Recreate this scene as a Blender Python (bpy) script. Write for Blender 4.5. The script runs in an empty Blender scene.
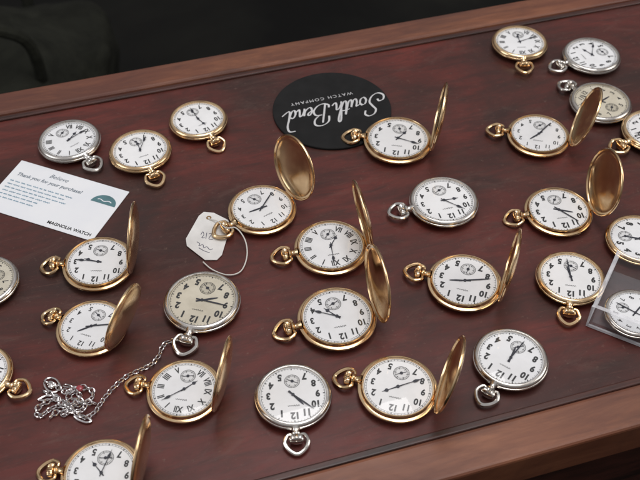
import bpy, math, random
from mathutils import Matrix, Vector, noise as mnoise
random.seed(7)
sc = bpy.context.scene
TZ = 0.75
EL = math.radians(47.0); H = 0.483; F = 980.0
sE, cE = math.sin(EL), math.cos(EL)

def tp(u, v, h=0.0):
    a = (u-320)/F; b = (v-240)/F
    z = (H-h)/(sE+b*cE)
    return Vector((a*z, z*(cE-b*sE), TZ+h))

# ------------------------------------------------------------------ nodes
class N:
    def __init__(s, name):
        s.m = bpy.data.materials.new(name); s.m.use_nodes = True
        s.t = s.m.node_tree; s.t.nodes.clear()
        s.out = s.t.nodes.new('ShaderNodeOutputMaterial')
    def n(s, ty, **kw):
        nd = s.t.nodes.new(ty)
        for k, v in kw.items():
            if k in nd.inputs: 
                nd.inputs[k].default_value = v
            else: setattr(nd, k, v)
        return nd
    def l(s, a, b): s.t.links.new(a, b)
    def coord(s, scale=(1,1,1), kind='Object'):
        c = s.n('ShaderNodeTexCoord'); mp = s.n('ShaderNodeMapping')
        mp.inputs['Scale'].default_value = scale
        s.l(c.outputs[kind], mp.inputs['Vector'])
        if kind == 'Object' and getattr(s, 'vary', False):
            oi = s.n('ShaderNodeObjectInfo'); ml = s.n('ShaderNodeMath', operation='MULTIPLY'); ml.inputs[1].default_value = 40
            s.l(oi.outputs['Random'], ml.inputs[0])
            ad = s.n('ShaderNodeVectorMath', operation='ADD'); s.l(mp.outputs[0], ad.inputs[0]); s.l(ml.outputs[0], ad.inputs[1])
            return ad.outputs[0]
        return mp.outputs['Vector']
    def noise(s, vec, scale, detail=4, rough=0.55, dist=0.0):
        nd = s.n('ShaderNodeTexNoise'); nd.inputs['Scale'].default_value = scale
        nd.inputs['Detail'].default_value = detail; nd.inputs['Roughness'].default_value = rough
        nd.inputs['Distortion'].default_value = dist
        s.l(vec, nd.inputs['Vector']); return nd.outputs['Fac']
    def ramp(s, fac, stops):
        r = s.n('ShaderNodeValToRGB'); e = r.color_ramp.elements
        while len(e) < len(stops): e.new(0.5)
        for el, (p, c) in zip(e, stops):
            el.position = p
            el.color = (c[0], c[1], c[2], 1) if isinstance(c, (tuple, list)) else (c, c, c, 1)
        s.l(fac, r.inputs['Fac']); return r.outputs['Color']
    def mix(s, fac, a, b, mode='MIX'):
        x = s.n('ShaderNodeMix'); x.data_type = 'RGBA'; x.blend_type = mode
        for val, i in ((fac, 0), (a, 6), (b, 7)):
            if isinstance(val, (int, float)): x.inputs[i].default_value = val
            elif isinstance(val, tuple): x.inputs[i].default_value = (*val, 1)
            else: s.l(val, x.inputs[i])
        return x.outputs[2]
    def rnd(s, lo, hi):
        oi = s.n('ShaderNodeObjectInfo')
        return s.ramp(oi.outputs['Random'], [(0.0, lo), (1.0, hi)])
    def bsdf(s, color=None, rough=0.5, metal=0.0, bump=None, bstr=0.3, bdist=0.001, **kw):
        p = s.n('ShaderNodeBsdfPrincipled')
        if isinstance(color, tuple): p.inputs['Base Color'].default_value = (*color, 1)
        elif color is not None: s.l(color, p.inputs['Base Color'])
        if isinstance(rough, (int, float)): p.inputs['Roughness'].default_value = rough
        else: s.l(rough, p.inputs['Roughness'])
        p.inputs['Metallic'].default_value = metal
        for k, v in kw.items(): p.inputs[k.replace('_', ' ')].default_value = v
        if bump is not None:
            b = s.n('ShaderNodeBump'); b.inputs['Strength'].default_value = bstr
            b.inputs['Distance'].default_value = bdist
            s.l(bump, b.inputs['Height']); s.l(b.outputs['Normal'], p.inputs['Normal'])
        s.l(p.outputs['BSDF'], s.out.inputs['Surface'])
        return s.m

def metal(name, c1, c2, r0, r1, engraved=False):
    n = N(name); n.vary = True; v = n.coord()
    f = n.noise(v, 1.6, 3, 0.5)
    col = n.mix(n.ramp(f, [(0.3, 0.0), (0.7, 1.0)]), c2, c1)
    col = n.mix(1.0, col, n.rnd((0.86, 0.83, 0.80), (1.0, 1.0, 1.0)), 'MULTIPLY')
    r = n.ramp(n.noise(v, 3, 4, 0.6), [(0.3, r0), (0.7, r1)])
    if engraved:
        h = n.noise(v, 8, 2, 0.5, 1.4)
        h2 = n.ramp(h, [(0.42, 0.0), (0.5, 1.0), (0.58, 0.0)])
        return n.bsdf(col, r, 1.0, h2, 0.12, 0.0002)
    return n.bsdf(col, r, 1.0, n.noise(v, 5, 3), 0.03, 0.0003)

gold = metal('gold_metal', (0.90, 0.67, 0.40), (0.76, 0.53, 0.30), 0.11, 0.25)
gold_eng = metal('engraved_gold', (0.86, 0.62, 0.37), (0.72, 0.49, 0.28), 0.16, 0.28, True)
silver = metal('silver_metal', (0.78, 0.76, 0.72), (0.58, 0.55, 0.51), 0.13, 0.3)
silver_eng = metal('engraved_silver', (0.75, 0.72, 0.66), (0.5, 0.47, 0.42), 0.2, 0.4, True)

def dialmat(name, c1, c2):
    n = N(name); n.vary = True; v = n.coord()
    c = n.mix(n.ramp(n.noise(v, 2.0, 5, 0.6), [(0.4, 0.0), (0.75, 1.0)]), c1, c2)
    c = n.mix(1.0, c, n.rnd((0.93, 0.935, 0.94), (1.0, 0.995, 0.98)), 'MULTIPLY')
    return n.bsdf(c, 0.35)
porcelain = dialmat('white_enamel', (0.88, 0.885, 0.89), (0.81, 0.815, 0.815))
porc_sub = dialmat('subdial_enamel', (0.78, 0.785, 0.79), (0.72, 0.72, 0.71))
cream = dialmat('cream_enamel', (0.66, 0.61, 0.49), (0.54, 0.49, 0.38))
cream_sub = dialmat('cream_subdial_enamel', (0.53, 0.49, 0.39), (0.45, 0.41, 0.32))
n = N('black_ink'); ink = n.bsdf(n.ramp(n.noise(n.coord(), 5), [(0.3, 0.012), (0.7, 0.028)]), 0.5)
n = N('blued_steel'); handm = n.bsdf(n.ramp(n.noise(n.coord(), 5), [(0.3, (0.010, 0.011, 0.018)), (0.7, (0.025, 0.027, 0.042))]), 0.35)

def clear(name, tint, gain, rough=0.02, haze=0.0):
    n = N(name)
    lw = n.n('ShaderNodeLayerWeight'); lw.inputs['Blend'].default_value = 0.5
    pw = n.n('ShaderNodeMath', operation='POWER'); pw.inputs[1].default_value = 5.0; n.l(lw.outputs['Facing'], pw.inputs[0])
    mm = n.n('ShaderNodeMath', operation='MULTIPLY_ADD'); mm.inputs[1].default_value = gain; mm.inputs[2].default_value = 0.04
    n.l(pw.outputs[0], mm.inputs[0])
    t = n.n('ShaderNodeBsdfTransparent'); t.inputs['Color'].default_value = (*tint, 1)
    g = n.n('ShaderNodeBsdfGlossy'); g.inputs['Roughness'].default_value = rough
    nz = n.noise(n.coord(), 3, 2)
    b = n.n('ShaderNodeBump'); b.inputs['Strength'].default_value = 0.03; b.inputs['Distance'].default_value = 0.0005
    n.l(nz, b.inputs['Height']); n.l(b.outputs[0], g.inputs['Normal'])
    mx = n.n('ShaderNodeMixShader'); n.l(mm.outputs[0], mx.inputs[0]); n.l(t.outputs[0], mx.inputs[1]); n.l(g.outputs[0], mx.inputs[2])
    o = mx.outputs[0]
    if haze:
        d = n.n('ShaderNodeBsdfDiffuse'); d.inputs['Color'].default_value = (0.8, 0.8, 0.83, 1)
        m2 = n.n('ShaderNodeMixShader'); m2.inputs[0].default_value = haze; n.l(o, m2.inputs[1]); n.l(d.outputs[0], m2.inputs[2]); o = m2.outputs[0]
    n.l(o, n.out.inputs['Surface']); return n.m
glass = clear('watch_crystal', (0.985, 0.985, 0.985), 0.8, 0.04)
acrylic = clear('clear_acrylic', (0.98, 0.985, 0.99), 0.9, 0.05, 0.05)
n = N('acrylic_cut_edge')
t_ = n.n('ShaderNodeBsdfTransparent'); d_ = n.n('ShaderNodeBsdfDiffuse')
n.l(n.ramp(n.noise(n.coord(), 120, 3), [(0.3, (0.6, 0.6, 0.63)), (0.7, (0.88, 0.88, 0.9))]), d_.inputs['Color'])
mx = n.n('ShaderNodeMixShader'); mx.inputs[0].default_value = 0.5; n.l(t_.outputs[0], mx.inputs[1]); n.l(d_.outputs[0], mx.inputs[2])
n.l(mx.outputs[0], n.out.inputs['Surface']); acr_edge = n.m

# ------------------------------------------------------------------ mesh builder
class B:
    def __init__(s): s.v = []; s.f = []; s.m = []
    def add(s, vs, fs, mat=0, M=None):
        o = len(s.v)
        for p in vs:
            p = Vector(p); s.v.append(tuple(M @ p) if M else tuple(p))
        for f in fs: s.f.append(tuple(o+i for i in f)); s.m.append(mat)
    def mesh(s, name, mats, ang=35):
        me = bpy.data.meshes.new(name); me.from_pydata(s.v, [], s.f)
        for m in mats: me.materials.append(m)
        me.polygons.foreach_set('material_index', s.m)
        if ang:
            me.polygons.foreach_set('use_smooth', [True]*len(me.polygons))
            me.update(); me.set_sharp_from_angle(angle=math.radians(ang))
        me.update(); return me
    def lathe(s, prof, seg=64, mat=0, M=None, rib=0.0, matf=None):
        vs = []; fs = []; ids = []
        for (r, z) in prof:
            if r < 1e-6: ids.append([len(vs)]); vs.append((0, 0, z))
            else:
                row = []
                for i in range(seg):
                    a = 2*math.pi*i/seg; rr = r*(1+(rib if i % 2 else 0))
                    row.append(len(vs)); vs.append((rr*math.cos(a), rr*math.sin(a), z))
                ids.append(row)
        o = len(s.f)
        s2 = []
        for k in range(len(ids)-1):
            a, b = ids[k], ids[k+1]; mk = matf(k) if matf else mat
            for i in range(seg):
                j = (i+1) % seg
                if len(a) == 1 and len(b) == 1: continue
                if len(a) == 1: fs.append((a[0], b[i], b[j]))
                elif len(b) == 1: fs.append((a[i], b[0], a[j]))
                else: fs.append((a[i], b[i], b[j], a[j]))
                s2.append(mk)
        s.add(vs, fs, 0, M)
        s.m[o:] = s2
    def tube(s, pts, r, seg=10, closed=False, mat=0, M=None, taper=None):
        P = [Vector(p) for p in pts]; n_ = len(P); vs = []; fs = []
        prev = None
        for i, p in enumerate(P):
            t = (P[(i+1) % n_]-P[i-1]) if closed else (P[min(i+1, n_-1)]-P[max(i-1, 0)])
            t.normalize()
            up = prev if prev is not None else (Vector((0, 0, 1)) if abs(t.z) < 0.9 else Vector((1, 0, 0)))
            x = (up - t*up.dot(t)); x.normalize(); y = t.cross(x); prev = x
            rr = r*(taper(i/(n_-1)) if taper else 1)
            for k in range(seg):
                a = 2*math.pi*k/seg; vs.append(p+x*(rr*math.cos(a))+y*(rr*math.sin(a)))
        m_ = n_ if closed else n_-1
        for i in range(m_):
            j = (i+1) % n_
            for k in range(seg):
                l = (k+1) % seg; fs.append((i*seg+k, i*seg+l, j*seg+l, j*seg+k))
        if not closed:
            fs.append(tuple(range(seg))[::-1]); fs.append(tuple((n_-1)*seg+k for k in range(seg)))
        s.add(vs, fs, mat, M)
    def box(s, x0, x1, y0, y1, z0, z1, mat=0, M=None):
        vs = [(x, y, z) for z in (z0, z1) for y in (y0, y1) for x in (x0, x1)]
        s.add(vs, [(0, 2, 3, 1), (4, 5, 7, 6), (0, 1, 5, 4), (2, 6, 7, 3), (0, 4, 6, 2), (1, 3, 7, 5)], mat, M)
    def poly(s, pts, z, mat=0, M=None, thick=0.0):
        n_ = len(pts); top = [(p[0], p[1], z) for p in pts]
        s.add(top, [tuple(range(n_))], mat, M)
        if thick:
            bot = [(p[0], p[1], z-thick) for p in pts]
            s.add(top+bot, [(i, n_+i, n_+(i+1) % n_, (i+1) % n_) for i in range(n_)] + [tuple(range(2*n_-1, n_-1, -1))], mat, M)
    def ring(s, r0, r1, z, mat, c=(0, 0), seg=64):
        vs = []; fs = []
        for i in range(seg):
            a = 2*math.pi*i/seg
            vs += [(c[0]+r0*math.cos(a), c[1]+r0*math.sin(a), z), (c[0]+r1*math.cos(a), c[1]+r1*math.sin(a), z)]
            j = (i+1) % seg; fs.append((2*i, 2*i+1, 2*j+1, 2*j))
        s.add(vs, fs, mat)
    def tick(s, a, r0, r1, w, z, mat, c=(0, 0)):
        d = Vector((math.cos(a), math.sin(a))); p = Vector((-d.y, d.x))*w/2; c = Vector(c)
        q = [c+d*r0-p, c+d*r1-p, c+d*r1+p, c+d*r0+p]
        s.add([(x.x, x.y, z) for x in q], [(0, 1, 2, 3)], mat)
    def ribbon(s, pts, w, z, mat=0, M=None, nib=None, dz=0.0):
        P = [Vector((p[0], p[1])) for p in pts]; vs = []; fs = []
        for i, p in enumerate(P):
            t = P[min(i+1, len(P)-1)]-P[max(i-1, 0)]
            if t.length < 1e-9: t = Vector((1, 0))
            t.normalize(); nn = Vector((-t.y, t.x)); ww = w
            if nib is not None: ww = w*(0.35+0.65*abs(t.x*math.sin(nib)-t.y*math.cos(nib)))
            a = p-nn*ww/2; b = p+nn*ww/2
            vs += [(a.x, a.y, z+dz*i), (b.x, b.y, z+dz*i)]
            if i: fs.append((2*i-2, 2*i, 2*i+1, 2*i-1))
        s.add(vs, fs, mat, M)

def spline(pts, k=6):
    P = [Vector(p) for p in pts]; out = []
    for i in range(len(P)-1):
        p0 = P[max(i-1, 0)]; p1 = P[i]; p2 = P[i+1]; p3 = P[min(i+2, len(P)-1)]
        for j in range(k):
            t = j/k
            out.append(0.5*((2*p1)+(p2-p0)*t+(2*p0-5*p1+4*p2-p3)*t*t+(3*p1-p0-3*p2+p3)*t**3))
    out.append(P[-1]); return out

_tc = {}
def text_geo(s, offset=0.0, shear=0.0, spacing=1.0):
    key = (s, offset, shear, spacing)
    if key in _tc: return _tc[key]
    cu = bpy.data.curves.new('t', 'FONT'); cu.body = s; cu.size = 1; cu.offset = offset; cu.shear = shear
    cu.resolution_u = 4; cu.space_character = spacing
    ob = bpy.data.objects.new('t', cu); sc.collection.objects.link(ob)
    bpy.context.view_layer.update()
    dg = bpy.context.evaluated_depsgraph_get()
    me = bpy.data.meshes.new_from_object(ob.evaluated_get(dg))
    vs = [v.co.copy() for v in me.vertices]; fs = [tuple(p.vertices) for p in me.polygons]
    bpy.data.objects.remove(ob); bpy.data.curves.remove(cu); bpy.data.meshes.remove(me)
    xs = [v.x for v in vs]; ys = [v.y for v in vs]
    c = Vector(((min(xs)+max(xs))/2, (min(ys)+max(ys))/2, 0)); w = max(xs)-min(xs); h = max(ys)-min(ys)
    _tc[key] = ([v-c for v in vs], fs, w, h); return _tc[key]
def put_text(b, s, x, y, z, rot=0, height=None, width=None, mat=0, xs=1.0, **kw):
    vs, fs, w, h = text_geo(s, **kw)
    k = height/h if height else width/w
    M = Matrix.Translation((x, y, z)) @ Matrix.Rotation(rot, 4, 'Z') @ Matrix.Diagonal((k*xs, k, 1, 1))
    b.add(vs, fs, mat, M)

# ------------------------------------------------------------------ watch parts (case radius = 1)
def case_geo(kind):
    b = B()
    if kind == 'open':
        prof = [(0, 0), (0.45, 0.008), (0.72, 0.04), (0.88, 0.09), (0.95, 0.14), (0.965, 0.165), (0.95, 0.175), (0.985, 0.19),
                (1.0, 0.22), (0.985, 0.25), (0.955, 0.262), (0.975, 0.275), (0.965, 0.305), (0.93, 0.34), (0.89, 0.355), (0.865, 0.35), (0.855, 0.33), (0.85, 0.28)]
    else:
        prof = [(0, 0), (0.45, 0.008), (0.72, 0.04), (0.88, 0.085), (0.96, 0.13), (0.975, 0.15), (0.96, 0.16), (0.99, 0.175),
                (1.0, 0.2), (0.99, 0.225), (0.97, 0.235), (0.925, 0.24), (0.915, 0.27), (0.91, 0.31), (0.89, 0.335), (0.87, 0.335), (0.855, 0.315), (0.85, 0.27)]
    b.lathe(prof, 80)
    R = Matrix.Translation((0, 0, 0.2)) @ Matrix.Rotation(math.radians(90), 4, 'Y')
    b.lathe([(0.15, 0.93), (0.11, 0.99), (0.085, 1.04), (0.085, 1.08), (0.12, 1.1), (0.135, 1.13), (0.12, 1.165), (0.07, 1.18)], 24, M=R)
    return b
def crown_geo():
    b = B(); R = Matrix.Translation((0, 0, 0.2)) @ Matrix.Rotation(math.radians(90), 4, 'Y')
    b.lathe([(0, 1.18), (0.10, 1.18), (0.15, 1.205), (0.165, 1.25), (0.16, 1.31), (0.135, 1.345), (0.07, 1.37), (0, 1.375)], 48, M=R, rib=0.09)
    return b
def bow_geo(w=0.27, tip=1.62):
    b = B(); c = [(1.13, -0.12), (1.13, -0.2), (1.2, -w*0.95), (1.34, -w*1.08), (1.5, -w*0.75), (tip-0.02, -w*0.3), (tip, 0),
         (tip-0.02, w*0.3), (1.5, w*0.75), (1.34, w*1.08), (1.2, w*0.95), (1.13, 0.2), (1.13, 0.12)]
    pts = [(p.x, p.y, 0.2-(p.x-1.13)*0.22) for p in spline([(x, y, 0) for x, y in c], 4)]
    b.tube(pts, 0.05, 10, taper=lambda t: 0.8+0.45*math.sin(math.pi*t))
    return b
def lid_geo():
    b = B()
    prof = [(0, 0.150), (0.35, 0.141), (0.6, 0.120), (0.75, 0.094), (0.83, 0.070), (0.875, 0.045), (0.895, 0.030), (0.905, 0.026),
            (0.92, 0.036), (0.945, 0.040), (0.97, 0.032), (0.988, 0.012), (0.992, -0.012), (0.982, -0.035), (0.965, -0.045),
            (0.95, -0.042), (0.94, -0.028), (0.925, 0.000), (0.885, 0.006), (0.87, 0.016), (0.78, 0.066), (0.55, 0.108), (0.3, 0.124), (0, 0.130)]
    b.lathe(prof, 96, M=Matrix.Translation((0.98, 0, 0)), matf=lambda k: 1 if k < 6 else 0)
    b.tube([(0.0, -0.16, -0.03), (0.0, 0, -0.03), (0.0, 0.16, -0.03)], 0.035, 10)
    return b
def crystal_geo(kind):
    b = B(); z0 = 0.335 if kind == 'open' else 0.318
    b.lathe([(0.868*i/7, z0+0.05*(1-(i/7)**2)) for i in range(8)], 64)
    return b
def hand_geo(L, w, style):
    b = B()
    if style == 'spade':
        h = L
        pts = [(-0.1, -w*.5), (0, -w*.55), (h*.58, -w*.3), (h*.64, -w*1.5), (h*.72, -w*1.75), (h*.8, -w*.9), (h*.86, -w*.35), (h, 0)]
    else:
        pts = [(-0.16, -w*.6), (0, -w*.6), (L*.6, -w*.7), (L*.9, -w*.4), (L, 0)]
    pts = pts + [(x, -y) for x, y in pts[:-1]][::-1]
    b.poly(pts, 0, thick=0.008)
    b.poly([(0.042*math.cos(a), 0.042*math.sin(a)) for a in [i*math.pi/8 for i in range(16)]], 0.004, thick=0.012)
    return b
def dial_geo(style):
    b = B()
    b.add([(0, 0, 0)]+[(0.86*math.cos(2*math.pi*i/64), 0.86*math.sin(2*math.pi*i/64), 0) for i in range(64)],
          [(0, i+1, (i+1) % 64+1) for i in range(64)], 0)
    zi = 0.005; up = math.pi/2
    if style in ('arabic', 'light', 'bold'):
        hgt = {'arabic': 0.195, 'light': 0.165, 'bold': 0.215}[style]; off = {'arabic': 0.038, 'light': 0.022, 'bold': 0.052}[style]
        for i in range(1, 13):
            if i == 6: continue
            a = up-i*math.pi/6; r = 0.635
            put_text(b, str(i), r*math.cos(a), r*math.sin(a), zi, 0, height=hgt, mat=1, xs=0.85, offset=off)
    else:
        for i, s in enumerate(['I', 'II', 'III', 'IIII', 'V', 'VI', 'VII', 'VIII', 'IX', 'X', 'XI', 'XII'], 1):
            if i == 6: continue
            a = up-i*math.pi/6; r = 0.635
            put_text(b, s, r*math.cos(a), r*math.sin(a), zi, a-up, height=0.19, mat=1, xs=0.72, offset=0.03)
    for i in range(60):
        a = i*math.pi/30; five = i % 5 == 0
        b.tick(a, 0.77 if five else 0.785, 0.82, 0.026 if five else 0.009, zi, 1)
    b.ring(0.817, 0.826, zi, 1)
    if style in ('arabic', 'roman'): b.ring(0.777, 0.783, zi, 1)
    c = (0, -0.42)
    b.ring(0.0, 0.2, 0.0025, 2, c, 40)
    b.ring(0.195, 0.205, zi, 1, c, 40); b.ring(0.15, 0.154, zi, 1, c, 40)
    for i in range(30): b.tick(i*math.pi/15, 0.155 if i % 5 else 0.12, 0.197, 0.009 if i % 5 else 0.016, zi, 1, c)
    b.ribbon([(x/100, 0.33+0.022*math.sin(x*1.1)*(1 if x < 0 else 0.7)) for x in range(-15, 16)], 0.011, zi, 1)
    return b

G = {'case_open': case_geo('open'), 'case_hunt': case_geo('hunt'), 'crown': crown_geo(), 'bow': bow_geo(), 'lid': lid_geo(),
     'cr_open': crystal_geo('open'), 'cr_hunt': crystal_geo('hunt'),
     'hh': hand_geo(0.43, 0.030, 'spade'), 'mh': hand_geo(0.68, 0.023, 'spade'), 'hh2': hand_geo(0.42, 0.038, 'plain'), 'mh2': hand_geo(0.7, 0.027, 'plain'),
     'sh': hand_geo(0.15, 0.012, 'plain')}
MET = {'gold': (gold, gold_eng), 'silver': (silver, silver_eng)}
_mc = {}
def M_(part, metal_=None, mats=None):
    k = (part, metal_)
    if k not in _mc: _mc[k] = G[part].mesh(part, mats or list(MET[metal_]))
    return _mc[k]
_dc = {}
def dial_mesh(style, tone):
    if (style, tone) not in _dc:
        _dc[(style, tone)] = dial_geo(style).mesh('dial', [porcelain, ink, porc_sub] if tone == 'white' else [cream, ink, cream_sub], 0)
    return _dc[(style, tone)]

def obj(name, data, parent=None, **kw):
    o = bpy.data.objects.new(name, data); sc.collection.objects.link(o)
    if parent: o.parent = parent
    for k, v in kw.items(): o[k] = v
    return o

def watch(cx, cy, w, crown, met, kind, lid, style, mh, hh, label, tone='white', lift=0.0, seconds=200):
    h = 0.0075+lift
    c = tp(cx, cy, h); R = (tp(cx+w/2, cy, h)-tp(cx-w/2, cy, h)).length/2
    k = tp(crown[0], crown[1], 0.005+lift); th = math.atan2(k.y-c.y, k.x-c.x)
    e = obj('pocket_watch', None, label=label, category='pocket watch', group='pocket watches laid out on the table')
    e.empty_display_size = 0.02
    e.location = (c.x, c.y, TZ+lift+0.0002); e.rotation_euler = (0, 0, th); e.scale = (R, R, R)
    hunt = kind != 'open'
    sfx = 'hunt' if lid else 'open'
    obj('case', M_('case_'+sfx, met), e)
    d = obj('dial', dial_mesh(style, tone), e); d.location = (0, 0, 0.285 if not lid else 0.275)
    d.rotation_euler = (0, 0, (0 if hunt else -math.pi/2)+random.uniform(-0.03, 0.03))
    z0 = 0.3 if not lid else 0.29
    def wa(A):
        A = math.radians(A); return math.atan2(math.sin(A)/0.73, math.cos(A))-th
    plain = style in ('light', 'bold')
    a = obj('hour_hand', M_('hh2' if plain else 'hh', 'h', [handm]), e); a.location = (0, 0, z0); a.rotation_euler = (0, 0, wa(hh))
    a = obj('minute_hand', M_('mh2' if plain else 'mh', 'h', [handm]), e); a.location = (0, 0, z0+0.014); a.rotation_euler = (0, 0, wa(mh))
    a = obj('seconds_hand', M_('sh', 'h', [handm]), e)
    rot = d.rotation_euler.z
    p = Matrix.Rotation(rot, 3, 'Z') @ Vector((0, -0.42, 0)); a.location = (p.x, p.y, z0); a.rotation_euler = (0, 0, math.radians(seconds))
    obj('crystal', M_('cr_'+sfx, 'g', [glass]), e)
    obj('crown', M_('crown', met), e)
    # the bow swivels a little on its pendant
    a = obj('bow', M_('bow', met), e)
    s_ = random.uniform(-0.10, 0.16)
    a.matrix_local = Matrix.Translation((1.13, 0, 0.2)) @ Matrix.Rotation(-s_, 4, 'Y') @ Matrix.Translation((-1.13, 0, -0.2))
    if lid:
        a = obj('lid', M_('lid', met), e); a.location = (-0.985, 0, 0.27); a.rotation_euler = (0, -math.radians(lid), 0)
    return e

W = [
 (69,139,63,(93,163),'silver','open',0,'roman',38,60,'silver open-faced pocket watch with white dial near the card'),
 (140,149,63,(157,181),'gold','open',0,'arabic',78,120,'gold rimmed pocket watch with white dial beside the card'),
 (198,118,59,(219,146),'gold','open',0,'arabic',128,-40,'gold rimmed pocket watch with slender black hands'),
 (98,261,72,(50,264),'gold','hunt',96,'arabic',175,168,'gold pocket watch with lid standing open edge-on'),
 (91,325,71,(49,314),'gold','hunt',101,'light',5,200,'gold pocket watch with lid open beside its dial'),
 (-17,280,70,(-62,300),'silver','open',0,'light',60,20,'dull silver pocket watch with greyed cream dial','cream'),
 (-25,372,74,(28,391),'gold','open',0,'arabic',30,200,'gold pocket watch with crown pointing at the chain'),
 (184,388,76,(133,383),'gold','hunt',97,'roman',205,30,'gold pocket watch with tall lid raised near the chain'),
 (202,300,78,(188,336),'silver','open',0,'bold',-12,8,'silver pocket watch with cream dial tied to a chain','cream'),
 (262,207,69,(217,232),'gold','hunt',100,'light',60,200,'gold pocket watch with price tag on its crown'),
 (331,245,74,(277,256),'gold','hunt',82,'roman',-80,60,'gold pocket watch with lid swung past upright'),
 (337,316,80,(281,330),'gold','hunt',92,'arabic',168,150,'large gold pocket watch with wide round lid open'),
 (293,394,78,(297,446),'silver','open',0,'bold',-30,-38,'silver pocket watch with bold black numerals, no lid'),
 (398,386,81,(341,376),'gold','hunt',103,'arabic',15,195,'gold pocket watch with lid leaning back, near table rim'),
 (398,138,69,(350,135),'gold','hunt',97,'arabic',-18,40,'gold pocket watch overlapping the round black coaster'),
 (444,200,70,(393,212),'silver','hunt',0,'arabic',-25,10,'silver pocket watch lying closed flat, no lid'),
 (465,280,75,(408,270),'gold','hunt',95,'bold',3,178,'gold pocket watch with thin lid edge upright'),
 (539,133,63,(500,130),'gold','hunt',108,'light',40,210,'gold pocket watch with engraved lid tilted back'),
 (559,209,68,(508,217),'gold','hunt',102,'bold',-35,-10,'gold pocket watch with lid open showing polished inside'),
 (571,276,70,(569,318),'gold','open',0,'bold',90,99,'gold open-faced pocket watch beside the clear box'),
 (511,357,76,(484,399),'silver','open',0,'bold',42,55,'silver pocket watch with big bow near table rim'),
 (640,238,68,(690,250),'gold','open',0,'bold',10,170,'gold pocket watch with white dial and bold numerals'),
 (601,101,62,(566,84),'silver','open',0,'light',160,30,'silver pocket watch with cream yellow dial','cream'),
 (655,130,66,(616,147),'gold','open',0,'arabic',190,80,'gold pocket watch with crown touching its neighbour'),
 (520,41,56,(526,72),'gold','open',0,'roman',20,100,'gold pocket watch near the wooden table rail'),
 (592,54,58,(556,66),'silver','open',0,'arabic',70,140,'silver pocket watch near the wooden table rail'),
 (101,472,82,(52,470),'gold','hunt',97,'arabic',70,140,'gold pocket watch with lid open below the chain'),
]
for w in W: 
    watch(*w, seconds=random.uniform(0, 360))

# ------------------------------------------------------------------ acrylic box with a watch
A = tp(586, 326); Bk = tp(611, 270); yd = (Bk-A); dep = yd.length; ang = math.atan2(yd.y, yd.x)-math.pi/2
b = B(); wd, ht, t = 0.075, 0.019, 0.0026
O = [(0, 0), (wd, 0), (wd, dep), (0, dep)]; I = [(t, t), (wd-t, t), (wd-t, dep-t), (t, dep-t)]
vs = [(x, y, 0) for x, y in O]+[(x, y, ht) for x, y in O]+[(x, y, ht) for x, y in I]+[(x, y, t) for x, y in I]
b.add(vs, [(3, 2, 1, 0), (12, 13, 14, 15)]+[(i, (i+1) % 4, 4+(i+1) % 4, 4+i) for i in range(4)]+[(8+(i+1) % 4, 8+i, 12+i, 12+(i+1) % 4) for i in range(4)], 0)
b.add(vs, [(4+i, 4+(i+1) % 4, 8+(i+1) % 4, 8+i) for i in range(4)], 1)
for (x, y) in O:
    sx = -0.0003 if x == 0 else wd-0.0009; sy = -0.0003 if y == 0 else dep-0.0009
    b.box(sx, sx+0.0012, sy, sy+0.0012, 0.0003, ht+0.0002, 1)
b.box(0.0011, wd-0.0011, -0.0004, 0.0008, 0.0003, 0.0022, 1)
b.box(-0.0004, 0.0008, 0.0011, dep-0.0011, 0.0003, 0.0022, 1)
bx = obj('display_box', b.mesh('display_box', [acrylic, acr_edge], 0), label='clear acrylic open display box holding a pocket watch', category='display box')
bx.location = (A.x, A.y, TZ+0.0002); bx.rotation_euler = (0, 0, ang)
watch(636, 311, 62, (674, 329), 'silver', 'open', 0, 'light', 150, 40, 'silver pocket watch inside a clear acrylic box', lift=0.003)

# ------------------------------------------------------------------ card
n = N('card_paper'); v = n.coord()
paper = n.bsdf(n.ramp(n.noise(v, 30, 4), [(0.3, (0.72, 0.74, 0.77)), (0.7, (0.78, 0.79, 0.80))]), 0.45)
def flat(name, c, r=0.5):
    n = N(name); k = tuple(x*0.8 for x in c)
    return n.bsdf(n.ramp(n.noise(n.coord(), 60, 3), [(0.3, k), (0.7, c)]), r)
grey_ink = flat('grey_ink', (0.12, 0.16, 0.2)); blue_ink = flat('blue_ink', (0.2, 0.33, 0.42)); teal = flat('teal_print', (0.09, 0.2, 0.22))
b = B(); Wd, Hd = 0.089, 0.051
b.box(0, Wd, -Hd, 0, 0, 0.0004)
z = 0.0005
put_text(b, 'Believe', 0.036, -0.0065, z, 0, height=0.0036, mat=1, shear=0.35, offset=-0.005)
put_text(b, 'Thank you for your purchase!', 0.032, -0.0135, z, 0, width=0.053, mat=1, shear=0.2, offset=0.012)
random.seed(3)
for r in range(6):
    y = -0.0205-r*0.0034; x = 0.004
    while x < 0.050-(0.004*r if r > 2 else 0):
        L = random.uniform(0.002, 0.0055)
        b.ribbon([(x+L*i/8, y+0.00045*math.sin(i*2.4+r)) for i in range(9)], 0.0007, z, 2); x += L+0.0012
put_text(b, 'MAGNOLIA WATCH', 0.0685, -0.0465, z, 0, width=0.034, mat=3, offset=0.025)
cpt = [(0.0775+0.0095*math.cos(a), -0.0175+0.0085*math.sin(a)) for a in [math.pi*i/20 for i in range(21)]]
b.poly(cpt, z+0.00003, 4)
b.ribbon([(0.072+0.011*i/10, -0.0145+0.0006*math.sin(i)) for i in range(11)], 0.0007, z+0.0001, 5)
card = obj('business_card', b.mesh('card', [paper, grey_ink, blue_ink, ink, teal, paper], 0), label='white business card with thank-you message and shop name', category='card')
P = tp(22, 161); Q = tp(131, 193)
card.location = (P.x, P.y, TZ+0.0003); card.rotation_euler = (0, 0, math.atan2(Q.y-P.y, Q.x-P.x))

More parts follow.
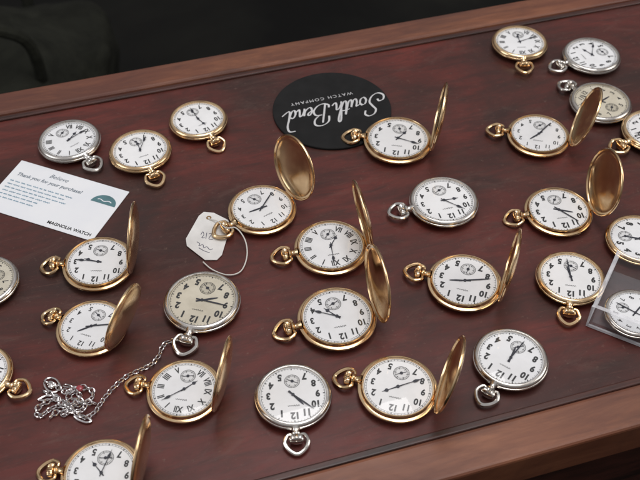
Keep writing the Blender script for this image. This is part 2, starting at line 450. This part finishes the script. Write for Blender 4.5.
# ------------------------------------------------------------------ black coaster
n = N('black_card'); blk = n.bsdf(n.ramp(n.noise(n.coord(), 80, 4), [(0.3, 0.006), (0.7, 0.011)]), 0.75, Specular_IOR_Level=0.25)
white_ink = flat('white_print', (0.6, 0.6, 0.6))
b = B(); Rc = 0.0455
b.lathe([(0, 0), (Rc-0.0003, 0), (Rc, 0.0004), (Rc, 0.0016), (Rc-0.0004, 0.002), (0, 0.002)], 96)
S = [[(1.5,1.75),(1.55,2.2),(1.15,2.5),(0.6,2.35),(0.4,1.85),(0.75,1.3),(1.05,.75),(0.8,.1),(.15,-.2),(-.45,.15),(-.45,.7),(0.0,.85),(.2,.55)],
 [(1.9,.95),(1.55,.85),(1.42,.4),(1.65,.03),(2.0,.2),(2.07,.7),(1.85,.97),(2.0,.8),(2.3,.9)],
 [(2.3,.9),(2.48,.95),(2.42,.4),(2.55,.03),(2.82,.2),(3.02,.95)], [(3.02,.95),(2.98,.3),(3.1,.03),(3.35,.35),(3.62,1.75)],
 [(3.62,1.75),(3.55,.4),(3.7,.03),(3.95,.35),(4.3,1.6),(4.38,2.3),(4.2,2.5),(4.1,1.9),(4.1,.0)], [(3.2,1.12),(3.6,1.22),(4.05,1.2)],
 [(4.12,.35),(4.35,.85),(4.6,.9),(4.62,.3),(4.78,.03),(5.1,.35)],
 [(6.05,2.2),(5.95,1.2),(5.85,-.05)], [(5.4,1.5),(5.45,2.2),(6.1,2.55),(6.8,2.35),(6.9,1.75),(6.5,1.3),(6.15,1.22)],
 [(6.15,1.22),(6.8,1.15),(7.05,.6),(6.7,.05),(6.1,-.15),(5.5,.1),(5.45,.45)],
 [(7.1,.4),(7.5,.6),(7.65,.85),(7.45,.98),(7.25,.6),(7.32,.12),(7.6,.03),(7.95,.4),(8.05,.95)],
 [(8.05,.95),(8.05,.02)], [(8.06,.3),(8.25,.8),(8.5,.9),(8.55,.3),(8.65,.03),(8.95,.3)],
 [(9.5,.85),(9.2,.95),(8.98,.5),(9.12,.03),(9.4,.15),(9.6,.9),(9.75,1.9),(9.5,2.55),(8.9,2.6)], [(9.68,1.4),(9.6,.3),(9.75,.02),(10.1,.25),(10.4,.5)]]
kx = 0.0075
for i, st in enumerate(S):
    pts = [((p.x+p.y*0.38-5.35)*kx, p.y*kx*1.2) for p in spline([(x, y, 0) for x, y in st], 7)]
    b.ribbon(pts, 0.0017, 0.0022+0.00001*i, 1, M=Matrix.Translation((0, -0.006, 0)), nib=math.radians(20), dz=1e-6)
put_text(b, 'WATCH COMPANY', 0.004, -0.0135, 0.0022, 0, width=0.050, mat=1, offset=0.0, spacing=1.35)
co = obj('coaster', b.mesh('coaster', [blk, white_ink], 30), label='round black coaster with white script watch company logo', category='coaster')
P = tp(332, 111); co.location = (P.x, P.y, TZ+0.0002); co.rotation_euler = (0, 0, math.radians(17+180))

# ------------------------------------------------------------------ price tag with string
tagp = flat('tag_paper', (0.78, 0.77, 0.74), 0.6); thread = flat('white_thread', (0.7, 0.68, 0.63), 0.8)
pen = flat('pen_ink', (0.08, 0.08, 0.13), 0.6); brass = metal('brass_eyelet', (0.55, 0.36, 0.16), (0.3, 0.18, 0.08), 0.25, 0.45)
px = [(204, 213), (214, 214), (228, 221), (231, 226), (222, 256), (217, 261), (205, 261), (187, 247), (186, 240), (199, 217)]
ctr = tp(208, 238)
b = B(); P2 = [((tp(*q)-ctr).x, (tp(*q)-ctr).y) for q in px][::-1]
b.poly(P2, 0.0008, 0, thick=0.0005)
def L2(u, v): q = tp(u, v)-ctr; return (q.x, q.y)
for i, st in enumerate(([(201,236),(203,233),(204,236),(202,239),(205,239)], [(207,234),(206,240)], [(209,235),(212,235),(209,240),(213,241)],
           [(197,243),(200,245),(199,247),(203,246),(204,249),(207,248),(210,251),(213,250)], [(199,249),(204,252),(210,254)])):
    b.ribbon([(p.x, p.y) for p in spline([(*L2(*q), 0) for q in st], 5)], 0.0004, 0.0009+i*1e-5, 1)
hx = L2(209, 219); b.ring(0.0008, 0.0018, 0.0009, 2, hx, 20)
tag = obj('price_tag', b.mesh('tag', [tagp, pen, brass], 0), label='white paper price tag with pen marks on a string', category='price tag')
tag.location = (ctr.x, ctr.y, TZ+0.0004)
sp = [(209, 219, .0016), (217, 221, .004), (226, 228, .010), (236, 228, .010), (245, 240, .006), (247, 256, .002), (241, 271, .0015), (228, 275, .0015), (213, 270, .0015), (203, 262, .0018)]
b = B(); q = []
for u, v, h in sp: p = tp(u, v, h)-Vector((ctr.x, ctr.y, TZ)); q.append(p)
b.tube(spline(q, 6), 0.00045, 8)
s_ = obj('string', b.mesh('string', [thread]), tag); s_.location = (0, 0, -0.0004)

# ------------------------------------------------------------------ chain and charm
b = B()
def links(b, path, step=0.0031, r=0.0016, w=0.00042):
    P = spline([Vector(p) for p in path], 20); out = [P[0]]; acc = 0
    for i in range(1, len(P)):
        acc += (P[i]-P[i-1]).length
        if acc >= step: out.append(P[i]); acc = 0
    for i in range(len(out)-1):
        t = out[i+1]-out[i]; t.normalize(); sd = Vector((0, 0, 1)).cross(t); sd.normalize(); up = t.cross(sd)
        a = math.radians(25 if i % 2 else 100); s2 = sd*math.cos(a)+up*math.sin(a)
        c = (out[i]+out[i+1])/2
        b.tube([c+t*(math.cos(k*math.pi/6)*r*1.35)+s2*(math.sin(k*math.pi/6)*r) for k in range(12)], w, 6, closed=True)
o0 = tp(120, 380)
def cp(u, v, h=0.002): return tp(u, v, h)-o0
links(b, [cp(186,338,.004), cp(172,341), cp(163,345), cp(160,354), cp(152,364), cp(140,370), cp(127,376), cp(113,388), cp(103,400), cp(95,412), cp(86,418)])
k3 = (0.0027, 0.0015, .00040)
links(b, [cp(86,418), cp(74,413), cp(66,404), cp(70,395), cp(82,389)], *k3)
links(b, [cp(78,414), cp(62,406), cp(50,409), cp(40,417), cp(36,410), cp(48,401), cp(62,398)], *k3)
links(b, [cp(44,382,.002), cp(56,386), cp(66,392,.003), cp(80,387,.003), cp(93,391), cp(90,400), cp(77,404,.003)], *k3)
links(b, [cp(43,391), cp(54,396), cp(60,403,.003), cp(70,407,.003), cp(84,402,.003), cp(97,404)], *k3)
links(b, [cp(50,418), cp(58,411), cp(66,415), cp(72,407,.004), cp(80,397,.004), cp(74,389,.003), cp(64,385)], *k3)
links(b, [cp(56,400,.004), cp(66,403,.005), cp(76,399,.005), cp(86,405,.004), cp(80,411,.003), cp(68,410,.003), cp(60,414)], *k3)
chsilver = metal('chain_silver', (0.84, 0.82, 0.82), (0.66, 0.64, 0.64), 0.12, 0.26)
ch = obj('watch_chain', b.mesh('chain', [chsilver]), label='silver link watch chain with charms piled at its end', category='chain')
ch.location = o0
n = N('red_stone'); red = n.bsdf(n.ramp(n.noise(n.coord(), 200), [(0.3, (0.2, 0.02, 0.03)), (0.7, (0.42, 0.08, 0.09))]), 0.12)
b = B(); b.lathe([(0, 0), (.0011, .0002), (.002, .001), (.0022, .0015), (.0017, .0025), (.0008, .0028), (0, .0029)], 12)
g = obj('charm_stone', b.mesh('stone', [red], 20), ch); g.location = cp(80, 390, .0025)
b = B(); b.tube([(0.004*math.cos(a), 0.0055*math.sin(a), 0) for a in [2*math.pi*i/24 for i in range(24)]], 0.0007, 8, closed=True)
b.lathe([(0, -.0012), (.0018, -.0008), (.0025, 0), (.0018, .0008), (0, .0012)], 20)
g = obj('charm', b.mesh('charm', [chsilver]), ch); g.location = cp(52, 385, .0015); g.rotation_euler = (0.1, 0.1, 0.7)
b = B(); b.tube(spline([(0, 0, 0), (.004, .0015, 0), (.008, .0012, 0), (.011, 0, 0), (.009, -.0018, 0), (.004, -.0016, 0), (0.0005, -0.0002, 0)], 4), 0.0008, 8)
cm = b.mesh('clasp', [chsilver])
g = obj('clasp', cm, ch); g.location = cp(74, 416, .0012); g.rotation_euler = (0, 0, -0.3)
g = obj('clasp', cm, ch); g.location = cp(38, 400, .0012); g.rotation_euler = (0, 0, 0.3)

# ------------------------------------------------------------------ table
TA = math.radians(16.8)
n = N('worn_red_lacquer'); v = n.coord((1, 1.7, 1))
big = n.noise(v, 5, 6, 0.62, 0.7)
base = n.ramp(big, [(0.32, (0.024, 0.012, 0.010)), (0.45, (0.052, 0.016, 0.012)), (0.56, (0.088, 0.019, 0.014)), (0.70, (0.15, 0.028, 0.020))])
# redder towards one end of the table, as the finish has worn
tcx = n.n('ShaderNodeTexCoord'); sxyz = n.n('ShaderNodeSeparateXYZ'); n.l(tcx.outputs['Object'], sxyz.inputs[0])
mr = n.n('ShaderNodeMapRange'); mr.inputs['From Min'].default_value = 0.1; mr.inputs['From Max'].default_value = -0.2; n.l(sxyz.outputs['Y'], mr.inputs['Value'])
base = n.mix(n.mix(1.0, n.ramp(mr.outputs[0], [(0, 0.0), (1, 0.6)]), n.ramp(big, [(0.4, 0.2), (0.6, 1.0)]), 'MULTIPLY'), base, (0.125, 0.022, 0.017))
v2 = n.coord((5, 26, 5)); streak = n.noise(v2, 4, 7, 0.72, 0.7)
c2 = n.mix(n.ramp(streak, [(0.44, 0.0), (0.66, 0.6)]), base, (0.028, 0.014, 0.011))
v3 = n.coord((9, 80, 9)); scr = n.noise(v3, 4, 6, 0.78, 1.2)
c3 = n.mix(n.ramp(scr, [(0.58, 0.0), (0.72, 0.33)]), c2, (0.15, 0.07, 0.05))
scf = n.noise(n.coord((2.2, 6, 2)), 8, 8, 0.78, 0.8)
c3 = n.mix(n.ramp(scf, [(0.54, 0.0), (0.7, 0.35)]), c3, (0.115, 0.066, 0.052))
sp_ = n.noise(n.coord((1, 1, 1)), 260, 3, 0.7)
c4 = n.mix(n.ramp(sp_, [(0.62, 0.0), (0.76, 0.5)]), c3, (0.15, 0.09, 0.07))
ro = n.ramp(n.noise(v, 14, 6, 0.7), [(0.3, 0.3), (0.7, 0.6)])
lac = n.bsdf(c4, ro, 0, scf, 0.2, 0.0005, Specular_IOR_Level=0.4)
n = N('worn_oak_rail'); v = n.coord((4, 35, 14))
g1 = n.noise(v, 4, 6, 0.6, 0.5)
cA = n.ramp(g1, [(0.3, (0.13, 0.046, 0.023)), (0.5, (0.19, 0.070, 0.034)), (0.7, (0.26, 0.102, 0.050))])
pt = n.noise(n.coord((1, 4, 1)), 10, 7, 0.68, 0.5)
cB = n.mix(n.ramp(pt, [(0.42, 0.0), (0.64, 0.75)]), cA, (0.07, 0.026, 0.018))
rd = n.noise(n.coord((1, 1, 1)), 5, 4, 0.6)
cB = n.mix(n.ramp(rd, [(0.45, 0.0), (0.62, 0.5)]), cB, (0.10, 0.028, 0.020))
oak = n.bsdf(cB, n.ramp(pt, [(0.3, 0.38), (0.7, 0.6)]), 0, pt, 0.3, 0.0006)
n = N('dark_varnished_moulding'); v = n.coord((4, 40, 20)); g1 = n.noise(v, 4, 6, 0.7)
darkw = n.bsdf(n.ramp(g1, [(0.35, (0.018, 0.008, 0.006)), (0.62, (0.07, 0.022, 0.015)), (0.8, (0.17, 0.06, 0.035))]), 0.4, 0, g1, 0.3, 0.0005)

tb = obj('table', None, label='old wooden display table with worn red lacquered top', category='table')
ca, sa = math.cos(TA), math.sin(TA)
xm, ym = 0.1, (0.2688+0.6185)/2
tb.location = (xm*ca-ym*sa, xm*sa+ym*ca, 0); tb.rotation_euler = (0, 0, TA)
hw = (0.6185-0.2688)/2; hl = 0.62
def part(name, boxes, mat, bev=0.0, par=tb):
    b = B()
    for x in boxes: b.box(*x)
    o = obj(name, b.mesh(name, [mat], 0), par)
    if bev:
        m = o.modifiers.new('bev', 'BEVEL'); m.width = bev; m.segments = 3; m.limit_method = 'ANGLE'
    return o
part('table_top', [(-hl, hl, -hw, hw, TZ-0.02, TZ)], lac)
rw = 0.026
for y0, y1 in ((hw+0.0055, hw+0.0055+rw), (-hw-0.0055-rw, -hw-0.0055)):
    part('rail', [(-hl-0.03, hl+0.03, y0, y1, TZ-0.025, TZ+0.0035)], oak, 0.0025)
part('moulding', [(-hl, hl, hw, hw+0.005, TZ-0.02, TZ+0.002)], darkw, 0.0012)
part('moulding', [(-hl, hl, -hw-0.005, -hw, TZ-0.02, TZ+0.002)], darkw, 0.0012)
for x0, x1 in ((-hl-0.03, -hl-0.0005), (hl+0.0005, hl+0.03)):
    part('rail', [(x0, x1, -hw-0.005, hw+0.005, TZ-0.025, TZ+0.0035)], oak, 0.002)
part('apron', [(-hl, hl, -hw-0.02, -hw-0.005, TZ-0.11, TZ-0.0255), (-hl, hl, hw+0.005, hw+0.02, TZ-0.11, TZ-0.0255),
               (-hl-0.02, -hl-0.0005, -hw, hw, TZ-0.11, TZ-0.0255), (hl+0.0005, hl+0.02, -hw, hw, TZ-0.11, TZ-0.0255)], darkw, 0.002)
for sx in (-1, 1):
    for sy in (-1, 1):
        b = B(); b.lathe([(0, 0), (.012, 0), (.016, .02), (.014, .05), (.022, .3), (.026, .5), (.018, .52), (.028, .55), (.028, TZ-0.112), (0, TZ-0.112)], 24)
        o = obj('leg', b.mesh('leg', [darkw]), tb); o.location = (sx*(hl-0.03), sy*(hw-0.02), 0)

n = N('dark_floor'); v = n.coord((1, 1, 1))
fl = n.bsdf(n.ramp(n.noise(v, 3, 6, 0.6, 0.5), [(0.35, (0.004, 0.004, 0.0035)), (0.6, (0.010, 0.010, 0.008)), (0.8, (0.025, 0.025, 0.018))]), 0.85, 0, n.noise(v, 150, 3), 0.4, 0.003, Specular_IOR_Level=0.2)
b = B(); b.add([(-6, -6, 0), (6, -6, 0), (6, 6, 0), (-6, 6, 0)], [(0, 1, 2, 3)])
f = obj('floor', b.mesh('floor', [fl], 0), kind='structure')

# slumped stand-in for unidentified dark clutter on the floor behind the table
n = N('olive_stand_in'); v = n.coord((1, 1, 1))
canv = n.bsdf(n.ramp(n.noise(v, 9, 6, 0.7, 0.5), [(0.35, (0.008, 0.0085, 0.006)), (0.65, (0.024, 0.025, 0.018))]), 0.9, 0, n.noise(v, 40, 5), 0.6, 0.006, Specular_IOR_Level=0.2)
b = B(); nu, nv = 64, 28; vs = []; fs = []
for j in range(nv+1):
    t = j/nv
    for i in range(nu):
        a = 2*math.pi*i/nu; ex = 0.6
        cx_ = math.copysign(abs(math.cos(a))**ex, math.cos(a)); cy_ = math.copysign(abs(math.sin(a))**ex, math.sin(a))
        rr = (1-0.18*t-0.12*math.sin(t*6))*min(1, (1-t)*7+0.05) ; rr = min(rr, 1-0.2*t)
        p = Vector((0.24*cx_*rr, 0.15*cy_*rr, 0.36*t**0.9))
        q = mnoise.noise(p*9)*0.03+mnoise.noise(p*24)*0.012
        vs.append(p+Vector((cx_, cy_, 0.4))*q*(t*2 if t < .5 else 1))
for j in range(nv):
    for i in range(nu):
        k = (i+1) % nu; fs.append((j*nu+i, j*nu+k, (j+1)*nu+k, (j+1)*nu+i))
fs.append(tuple(nv*nu+i for i in range(nu)))
b.add(vs, fs)
clutter = obj('clutter_stand_in', b.mesh('clutter', [canv], 60), label='dark olive stand-in for unidentified clutter on the dark floor', category='clutter')
g = tp(-35, 84, -TZ+0.3); clutter.location = (g.x, g.y+0.05, 0); clutter.rotation_euler = (0, 0, 0.3)
for s in (-1, 1):
    b = B(); b.tube(spline([(-0.1, s*0.10, .30), (-0.09, s*.11, .42), (0, s*.13, .45), (0.09, s*.12, .41), (0.1, s*.10, .30)], 6), 0.009, 8)
    obj('handle', b.mesh('handle', [canv]), clutter)

# ------------------------------------------------------------------ light
wd_ = bpy.data.worlds.new('World'); sc.world = wd_; wd_.use_nodes = True
nt = wd_.node_tree; bg = nt.nodes['Background']
tc = nt.nodes.new('ShaderNodeTexCoord'); sx_ = nt.nodes.new('ShaderNodeSeparateXYZ'); rp = nt.nodes.new('ShaderNodeValToRGB')
nt.links.new(tc.outputs['Generated'], sx_.inputs[0]); nt.links.new(sx_.outputs['Z'], rp.inputs[0]); nt.links.new(rp.outputs[0], bg.inputs[0])
e = rp.color_ramp.elements; e[0].position = 0.0; e[0].color = (0.2, 0.18, 0.18, 1); e[1].position = 0.75; e[1].color = (1.0, 0.98, 1.02, 1)
x = e.new(0.3); x.color = (0.36, 0.34, 0.34, 1)
bg.inputs[1].default_value = 0.48
def area(name, loc, tgt, size, power, col, sy=None):
    l = bpy.data.lights.new(name, 'AREA'); l.size = size; l.energy = power; l.color = col
    if sy: l.shape = 'RECTANGLE'; l.size_y = sy
    o = bpy.data.objects.new(name, l); sc.collection.objects.link(o); o.location = loc
    o.rotation_euler = (Vector(tgt)-Vector(loc)).to_track_quat('-Z', 'Y').to_euler(); return o
area('ceiling_lamp', (0.15, 0.5, TZ+1.5), (0, 0.45, TZ), 1.1, 11.8, (1, 0.975, 0.97), 0.6)
area('left_fill', (-1.3, 0.1, TZ+0.8), (0, 0.45, TZ), 0.8, 5.2, (0.95, 0.97, 1))  # added fill from the left front, not an actual window
area('right_lid_fill', (1.25, 0.45, TZ+0.7), (0, 0.45, TZ), 0.7, 4.8, (1, 0.96, 0.92))  # added side fill so the upright lids have something bright to reflect

cam = bpy.data.cameras.new('camera'); co_ = bpy.data.objects.new('camera', cam); sc.collection.objects.link(co_)
co_.location = (0, 0, TZ+H); co_.rotation_euler = (math.radians(90)-EL, 0, 0)
cam.lens = F/640*36; cam.sensor_width = 36; cam.clip_start = 0.01; cam.clip_end = 50
cam.dof.use_dof = True; cam.dof.focus_distance = 0.63; cam.dof.aperture_fstop = 15
sc.camera = co_
sc.view_settings.view_transform = 'Standard'; sc.view_settings.look = 'None'; sc.view_settings.exposure = 0
